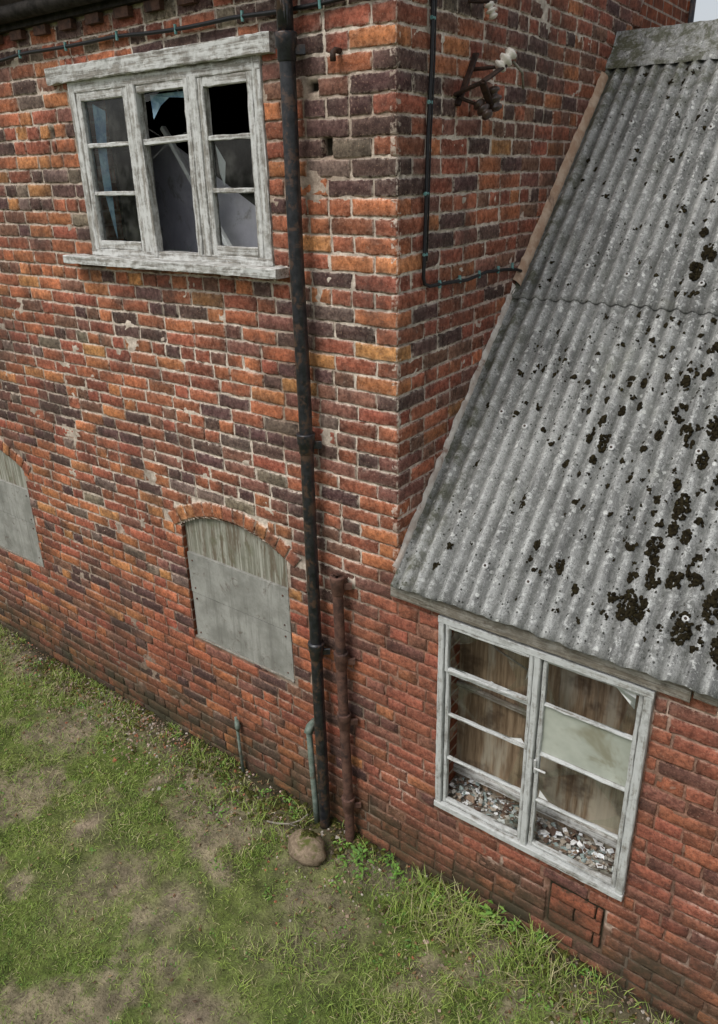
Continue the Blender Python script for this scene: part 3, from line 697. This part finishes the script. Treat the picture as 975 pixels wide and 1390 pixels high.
# ------------------------------------------------------------ cables
cb=empty('electric_cable')
pts=[]
for i in range(60):
    x=-6+i*(5.98/59);pts.append((x,-.024-.004*math.sin(x*5),4.425+.010*math.sin(x*2.3)-.01*abs(math.sin(x*3.9))))
tube('cable',pts,.0092,M_cable,cb,8)
for i in range(14):
    x=-5.8+i*.42;z=4.425+.010*math.sin(x*2.3)-.01*abs(math.sin(x*3.9));beam('clip',(x,-.028,z-.02),(x,-.028,z+.02),.012,.014,M_clip,cb)
c2=empty('electric_cable')
pts=[(.014,.25,4.9),(.014,.245,4.5),(.016,.235,4.2),(.014,.215,3.9),(.015,.205,3.65),(.014,.195,3.42),(.015,.19,3.355),(.016,.198,3.325),(.017,.24,3.31),(.016,.42,3.305),(.016,.60,3.295),(.015,.80,3.31),(.015,1.0,3.30),(.016,1.15,3.285),(.018,1.21,3.27)]
tube('cable',pts,.0085,M_cable,c2,8)
pts2=[(x+.001,y+.022,z) for (x,y,z) in pts[:6]];tube('cable_second',pts2,.004,M_cable,c2,6)
for (y,z) in ((.24,4.35),(.225,4.05),(.205,3.7),(.2,3.45)): beam('clip',(.016,y-.012,z),(.016,y+.012,z),.014,.014,M_clip,c2)
for y in (.33,.52,.72,.93,1.1): beam('clip',(.016,y,3.29),(.016,y,3.325),.014,.014,M_clip,c2)
an=empty('wall_hook');tube('hook',[(-.27,.0,4.24),(-.27,-.03,4.24),(-.27,-.045,4.23),(-.27,-.045,4.20)],.012,M_brk,an,8)

# ------------------------------------------------------------ insulator bracket
def insul(parent,p,d,mat,s=1.0):
    p=Vector(p);d=Vector(d).normalized();pr=[(0,.012),(.006,.022),(.014,.024),(.02,.014),(.026,.013),(.032,.024),(.04,.026),(.046,.016),(.052,.014),(.06,.022),(.068,.02),(.074,.008)]
    tube('insulator',[p+d*(a*s) for a,_ in pr],[b*s for _,b in pr],mat,parent,16)
br=empty('insulator_bracket')
L4=[((.0,.46,4.09),(.13,.46,4.13)),((.13,.46,4.13),(.15,.62,4.20)),((.0,.62,4.20),(.14,.63,4.20)),((.012,.46,4.05),(.012,.62,4.26)),((.13,.46,4.13),(.12,.58,4.03)),((.012,.47,4.08),(.12,.58,4.03))]
for a,b in L4: beam('strap',a,b,.032,.013,M_brk,br,.001)
insul(br,(.13,.60,4.19),(.35,.35,.5),M_cer,1.3);insul(br,(.12,.57,4.12),(.2,.1,-.9),M_cerb,1.35);insul(br,(.08,.52,4.06),(.6,-.1,-.6),M_cerb,1.2)
tube('tail_wire',[(.17,.66,4.22),(.19,.72,4.18),(.18,.76,4.12)],.006,M_twig,br,6)
b2=empty('insulator_bracket');beam('strap',(0,.56,4.45),(.09,.58,4.44),.025,.012,M_brk,b2);insul(b2,(.08,.585,4.44),(.3,.2,-.8),M_cer,.9);insul(b2,(.06,.56,4.47),(.2,0,.8),M_cerb,.9)

# ------------------------------------------------------------ ground
BP=[(-1.28,-1.1,.24),(-.85,-1.0,.17),(-.15,-.62,.28),(-.5,-.3,.22),(-1.8,-.95,.15),(-.3,-1.3,.2),(-2.6,-.45,.2)]
def bare(x,y):
    wx=x+.35*(fbm(x*3,y*3,90)-.5);wy=y+.35*(fbm(x*3,y*3,95)-.5)
    b=sst(fbm(x*2.1,y*2.1,12)+.35*(fbm(x*9,y*9,13)-.5),.51,.66)*.8
    for (a,c,r_) in BP: b=np.maximum(b,np.exp(-((wx-a)**2+(wy-c)**2)/(r_*r_))*1.0*(.2+1.3*fbm(x*9,y*9,7)))
    edge=sst(y+(fbm(x*3,y*3,2)-.5)*.35,-.36,-.14)
    b=np.maximum(b,edge*(.8+.2*vn(x*4,y*4,3)))
    return np.clip(b,0,1)
def gh(x,y): 
    near=np.exp(-(x*x+y*y)/400)
    return ((fbm(x*1.2,y*1.2,41)-.5)*.10+(fbm(x*7,y*7,42)-.5)*.035)*near+.03*sst(y,-.3,-.02)*near-.01
def axis(lo,hi,st):
    a=np.arange(lo,hi,st);g=[];d=st;x=hi
    while x<220: g.append(x);d*=1.25;x+=d
    g2=[];d=st;x=lo-st
    while x>-220: g2.append(x);d*=1.25;x-=d
    return np.array(g2[::-1]+list(a)+g)
gx_=axis(-6,3,.025);gy_=axis(-3.4,.3,.025)
X,Y=np.meshgrid(gx_,gy_);Z=gh(X,Y);b=bare(X,Y)[...,None];n=fbm(X*8,Y*8,50)[...,None];n2=fbm(X*2,Y*2,51)[...,None]
soil=lerp(np.array([.16,.13,.09]),np.array([.38,.31,.225]),n2);grs=lerp(np.array([.07,.11,.025]),np.array([.17,.21,.055]),n)
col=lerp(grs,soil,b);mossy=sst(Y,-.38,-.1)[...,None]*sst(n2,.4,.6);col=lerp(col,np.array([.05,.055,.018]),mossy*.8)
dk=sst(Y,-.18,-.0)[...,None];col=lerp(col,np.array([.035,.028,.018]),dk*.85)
P=np.stack([X,Y,Z],-1).reshape(-1,3);I=np.arange(P.shape[0]).reshape(X.shape)
F=np.stack([I[:-1,:-1],I[:-1,1:],I[1:,1:],I[1:,:-1]],-1).reshape(-1,4)
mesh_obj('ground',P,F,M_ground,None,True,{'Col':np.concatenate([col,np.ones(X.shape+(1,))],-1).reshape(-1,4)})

def blades(name,x,y,h,w,lean,cols,mat=M_leaf):
    N=len(x);z=gh(x,y)-.004;a=rng.uniform(0,2*np.pi,N);l=rng.uniform(0,2*np.pi,N);L=lean*h
    dx=np.cos(a)*w/2;dy=np.sin(a)*w/2
    lx=np.cos(l)*L;ly=np.sin(l)*L
    def P_(t,k,s): return np.stack([x+lx*t*t+s*dx*k,y+ly*t*t+s*dy*k,z+h*t*(1-.35*lean*t)],-1)
    V=np.stack([P_(0,1,-1),P_(0,1,1),P_(.5,.85,-1),P_(.5,.85,1),P_(1,.12,-1),P_(1,.12,1)],1)
    F=(np.array([[0,1,3,2],[2,3,5,4]])[None]+(np.arange(N)*6)[:,None,None]).reshape(-1,4)
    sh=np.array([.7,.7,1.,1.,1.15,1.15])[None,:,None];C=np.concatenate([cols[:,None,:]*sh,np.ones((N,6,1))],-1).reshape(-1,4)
    return mesh_obj(name,V.reshape(-1,3),F,mat,None,False,{'Col':C})
def gcol(x,y,N):
    t=rng.random((N,1));n=fbm(x*2.2,y*2.2,60)[:,None]
    c=lerp(np.array([.11,.20,.035]),np.array([.35,.44,.10]),t*.75+(n-.3)*.9)
    c=np.clip(c,.02,1)
    y_=rng.random((N,1))<.13+.2*sst(n,.5,.65);c=np.where(y_,np.array([.46,.42,.22])*(.6+.6*t),c);return c
N0=330000
x=rng.uniform(-6,2.6,N0);y=-rng.random(N0)**.9*3.3+.0
keep=(rng.random(N0)<(1-bare(x,y))*(.25+.75*sst(fbm(x*6,y*6,70),.35,.6))+.035)&(y<-.03)
x=x[keep];y=y[keep];N=len(x)
tf=sst(fbm(x*2.5,y*2.5,71),.4,.65)
blades('grass',x,y,rng.uniform(.012,.034,N)*(1+1.1*tf),rng.uniform(.0025,.0048,N),rng.uniform(.3,1.6,N),gcol(x,y,N))
tc=[]
for i in range(85):
    xx=random.uniform(-4.5,2.2);tc.append((xx,-abs(random.gauss(.13,.09))-.02,random.uniform(.03,.07),random.uniform(.04,.09)))
for i in range(34): tc.append((random.uniform(.05,1.1),-random.uniform(.06,.34),.05,random.uniform(.08,.18)))
for i in range(14): tc.append((random.uniform(-1.7,-.7),-random.uniform(.08,.4),.05,random.uniform(.06,.13)))
for i in range(60): tc.append((random.uniform(-4.5,1.5),-random.uniform(.4,2.2),.04,random.uniform(.035,.07)))
xs_=[];ys_=[];hs=[]
for (a,b_,r_,h_) in tc:
    k=random.randint(25,60);xs_+=list(rng.normal(a,r_,k));ys_+=list(np.minimum(rng.normal(b_,r_*.6,k),-.02));hs+=list(h_*rng.uniform(.5,1.1,k))
x=np.array(xs_);y=np.array(ys_);N=len(x)
blades('grass_tufts',x,y,np.array(hs),rng.uniform(.003,.006,N),rng.uniform(.3,1.1,N),gcol(x,y,N)*1.05)
def weed(name,plants):
    vs=[];fs=[];cc=[]
    for (px,py,sz,nl,hh) in plants:
        z0=float(gh(np.array(px),np.array(py)));g=random.uniform(.8,1.25)
        for i in range(nl):
            a=random.uniform(0,6.3);el=random.uniform(.1,1.0);L=sz*random.uniform(.5,1.1);w=L*random.uniform(.28,.42);zb=z0+hh*random.random()
            ox=px+random.gauss(0,sz*.6);oy=min(py+random.gauss(0,sz*.5),-.015)
            d=Vector((math.cos(a),math.sin(a),0));s=Vector((-math.sin(a),math.cos(a),0));k=len(vs)
            prof=[(0,.1),(.25,.8),(.5,1),(.75,.7),(1,.05)];c=random.choice([(.10,.21,.03),(.14,.27,.05),(.19,.31,.065),(.12,.23,.055)]) 
            for t,ww in prof:
                p=Vector((ox,oy,zb))+d*(L*t*math.cos(el))+Vector((0,0,L*(t*math.sin(el)-.5*t*t)))
                for q in (-1,0,1): vs.append(p+s*(q*w/2*ww)+Vector((0,0,.08*w*abs(q))));cc.append((c[0]*g,c[1]*g,c[2]*g,1))
            for r_ in range(4):
                for q in range(2): fs.append((k+r_*3+q,k+r_*3+q+1,k+r_*3+q+4,k+r_*3+q+3))
    return mesh_obj(name,vs,fs,M_leaf,None,True,{'Col':cc})
pl=[(-.19,-.14,.05,34,.07),(-.12,-.2,.045,30,.06),(-.25,-.22,.04,22,.04),(.05,-.1,.045,26,.07),(-.02,-.06,.045,22,.06),(.62,-.07,.055,36,.10),(.75,-.05,.045,22,.07),(.2,-.3,.035,14,.03),(-.33,-.12,.035,16,.04),(.33,-.12,.04,20,.06),(.48,-.06,.04,20,.06),(.9,-.05,.04,18,.06),(-.72,-.12,.035,14,.04),(-1.0,-.1,.035,14,.04)]
for i in range(50): pl.append((random.uniform(-4.3,1.6),-abs(random.gauss(.18,.14))-.03,random.uniform(.022,.038),random.randint(6,14),.02))
weed('wall_foot_weeds',pl)
pl=[]
for i in range(330): pl.append((random.uniform(-4.5,1.8),-random.uniform(.2,2.6),random.uniform(.014,.028),random.randint(5,9),.008))
weed('lawn_weeds',pl)
it=[]
for i in range(2600):
    a=random.uniform(-4.6,1.5);b_=-abs(random.gauss(.0,.14))-.005
    if float(fbm(np.array(a*3),np.array(b_*3),15))<.46: continue
    it.append(((a,b_,float(gh(np.array(a),np.array(b_)))+.001),random.uniform(.006,.02),.5))
lumps('ground_moss',it,M_mossg,None,False)
vs=[];fs=[];cc=[]
for i in range(2400):
    if random.random()<.35: x0=random.gauss(-2.45,.45);y0=-abs(random.gauss(.08,.14))-.02
    else: x0=random.uniform(-4.6,1.7);y0=-abs(random.gauss(0,.3))-.01
    z0=float(gh(np.array(x0),np.array(y0)))+.002;s=random.uniform(.003,.011)*(1.7 if random.random()<.06 else 1)
    c=random.choice([(.3,.22,.16),(.36,.14,.08),(.45,.4,.34),(.2,.15,.1),(.13,.09,.06),(.5,.36,.3),(.25,.2,.15)])
    rot=Matrix.Rotation(random.uniform(0,6.3),3,'Z')@Matrix.Rotation(random.uniform(-.6,.6),3,'X');k=len(vs)
    for p in ((-1,-.7,-.5),(1,-.6,-.5),(.8,.7,-.5),(-.8,.8,-.5),(-.7,-.5,.4),(.6,-.6,.5),(.5,.5,.35),(-.7,.5,.5)):
        q=rot@Vector(p)*s;vs.append((x0+q.x,y0+q.y,z0+q.z));cc.append((*c,1))
    for f in ((0,3,2,1),(4,5,6,7),(0,1,5,4),(1,2,6,5),(2,3,7,6),(3,0,4,7)): fs.append(tuple(k+t for t in f))
mesh_obj('rubble_scatter',vs,fs,M_rub,None,False,{'Col':cc})
vs=[];fs=[];cc=[]
for i in range(1500):
    x0=random.uniform(-4.4,1.7);y0=-abs(random.gauss(.05,.3 if i<1000 else .9))-.015;z0=float(gh(np.array(x0),np.array(y0)))+.008;s=random.uniform(.006,.016);a=random.uniform(0,6.3);k=len(vs)
    c=random.choice([(.16,.09,.045),(.22,.14,.07),(.09,.055,.03),(.28,.2,.1)])
    for (p,q,h_) in ((-1,0,.2),(0,-.5,0),(1,0,.35),(0,.5,.05)):
        vs.append((x0+s*(p*math.cos(a)-q*math.sin(a)),y0+s*(p*math.sin(a)+q*math.cos(a)),z0+h_*s));cc.append((*c,1))
    fs.append((k,k+1,k+2,k+3))
mesh_obj('dead_leaves',vs,fs,M_leaf,None,False,{'Col':cc})
# mossy stone
vs=[];fs=[];U=24;V=14
for j in range(V+1):
    for i in range(U):
        a=2*math.pi*i/U;b_=math.pi*j/V;d=Vector((math.sin(b_)*math.cos(a),math.sin(b_)*math.sin(a),math.cos(b_)))
        k=.8+.5*float(fbm(np.array(d.x*1.7+5),np.array(d.y*1.7+d.z*2+3),77));vs.append((-.47+d.x*.12*k,-.29+d.y*.095*k,.055+d.z*.085*k))
for j in range(V):
    for i in range(U): fs.append((j*U+i,(j+1)*U+i,(j+1)*U+(i+1)%U,j*U+(i+1)%U))
mesh_obj('mossy_stone',vs,fs,M_stone,None,True)
it=[]
for i in range(200):
    a=random.uniform(0,6.3);d=random.random()**.5;it.append(((-.475+.07*d*math.cos(a),-.27+.055*d*math.sin(a),.142-.035*d*d),random.uniform(.005,.012),.7))
lumps('stone_moss',it,M_mossg,bpy.data.objects['mossy_stone'],False)
tw=empty('dry_twig')
tube('stem',[(-.82,-.26,.03),(-.74,-.25,.05),(-.66,-.22,.07),(-.60,-.19,.11),(-.56,-.16,.16)],[.007,.006,.005,.004,.003],M_twig,tw,7,.15)
tube('branch',[(-.66,-.22,.07),(-.62,-.24,.10),(-.58,-.25,.13)],[.004,.003,.002],M_twig,tw,6,.15)
N=20000;side=rng.random(N)<.75
x=np.where(side,rng.uniform(-26,18,N),-24+rng.normal(0,.9,N));y=np.where(side,-13+rng.normal(0,.9,N),rng.uniform(-13,8,N))
zt=3.2+1.6*fbm(x*.4,y*.4,80);z=rng.random(N)*zt;s=rng.uniform(.1,.22,N)
d1=rng.normal(size=(N,3));d1/=np.linalg.norm(d1,axis=1)[:,None];d2=np.cross(d1,rng.normal(size=(N,3)));d2/=np.linalg.norm(d2,axis=1)[:,None]
c0=np.stack([x,y,z],-1);V=np.stack([c0-d1*s[:,None],c0-d2*s[:,None]*.5,c0+d1*s[:,None],c0+d2*s[:,None]*.5],1).reshape(-1,3)
cc=np.repeat(lerp(np.array([.03,.055,.015]),np.array([.08,.12,.03]),rng.random((N,1))),4,0)
mesh_obj('added_reflection_hedge',V,np.arange(N*4).reshape(-1,4),M_leaf,None,False,{'Col':np.concatenate([cc,np.ones((N*4,1))],1)})  # unseen foliage added behind the camera to darken reflections in the window glass

# ------------------------------------------------------------ light
w=bpy.data.worlds.new('World');scene.world=w;w.use_nodes=True;nt=w.node_tree;bg=nt.nodes['Background']
sky=nt.nodes.new('ShaderNodeTexSky');sky.sky_type='NISHITA';sky.sun_disc=False
EL=math.radians(55);AZ=math.radians(195)
sky.sun_elevation=EL;sky.sun_rotation=AZ;sky.dust_density=3.0;sky.air_density=1.0
hs_=nt.nodes.new('ShaderNodeHueSaturation');hs_.inputs['Saturation'].default_value=.3
nt.links.new(sky.outputs[0],hs_.inputs['Color']);nt.links.new(hs_.outputs[0],bg.inputs[0]);bg.inputs[1].default_value=.15
sd=bpy.data.lights.new('sun','SUN');sd.energy=1.5;sd.angle=math.radians(25);sd.color=(1,.985,.965)
so=bpy.data.objects.new('sun',sd);bpy.context.collection.objects.link(so)
dirv=Vector((math.sin(AZ)*math.cos(EL),math.cos(AZ)*math.cos(EL),math.sin(EL)))
so.rotation_euler=dirv.to_track_quat('Z','Y').to_euler();so.location=dirv*20
# ------------------------------------------------------------ camera
cd=bpy.data.cameras.new('camera');cam=bpy.data.objects.new('camera',cd);bpy.context.collection.objects.link(cam)
right=Vector((.8097,.587,-.023));fwd=Vector((-.5494,.743,-.3808)).normalized();right=(right-fwd*right.dot(fwd)).normalized();up=right.cross(fwd)
cam.matrix_world=Matrix(((right.x,up.x,-fwd.x,1.775),(right.y,up.y,-fwd.y,-2.707),(right.z,up.z,-fwd.z,3.79),(0,0,0,1)))
cd.sensor_fit='VERTICAL';cd.sensor_height=24;cd.lens=24*1009/1390;cd.shift_y=-45/1390;cd.clip_start=.05;cd.clip_end=600
scene.camera=cam
scene.view_settings.view_transform='Standard';scene.view_settings.look='None';scene.view_settings.exposure=0
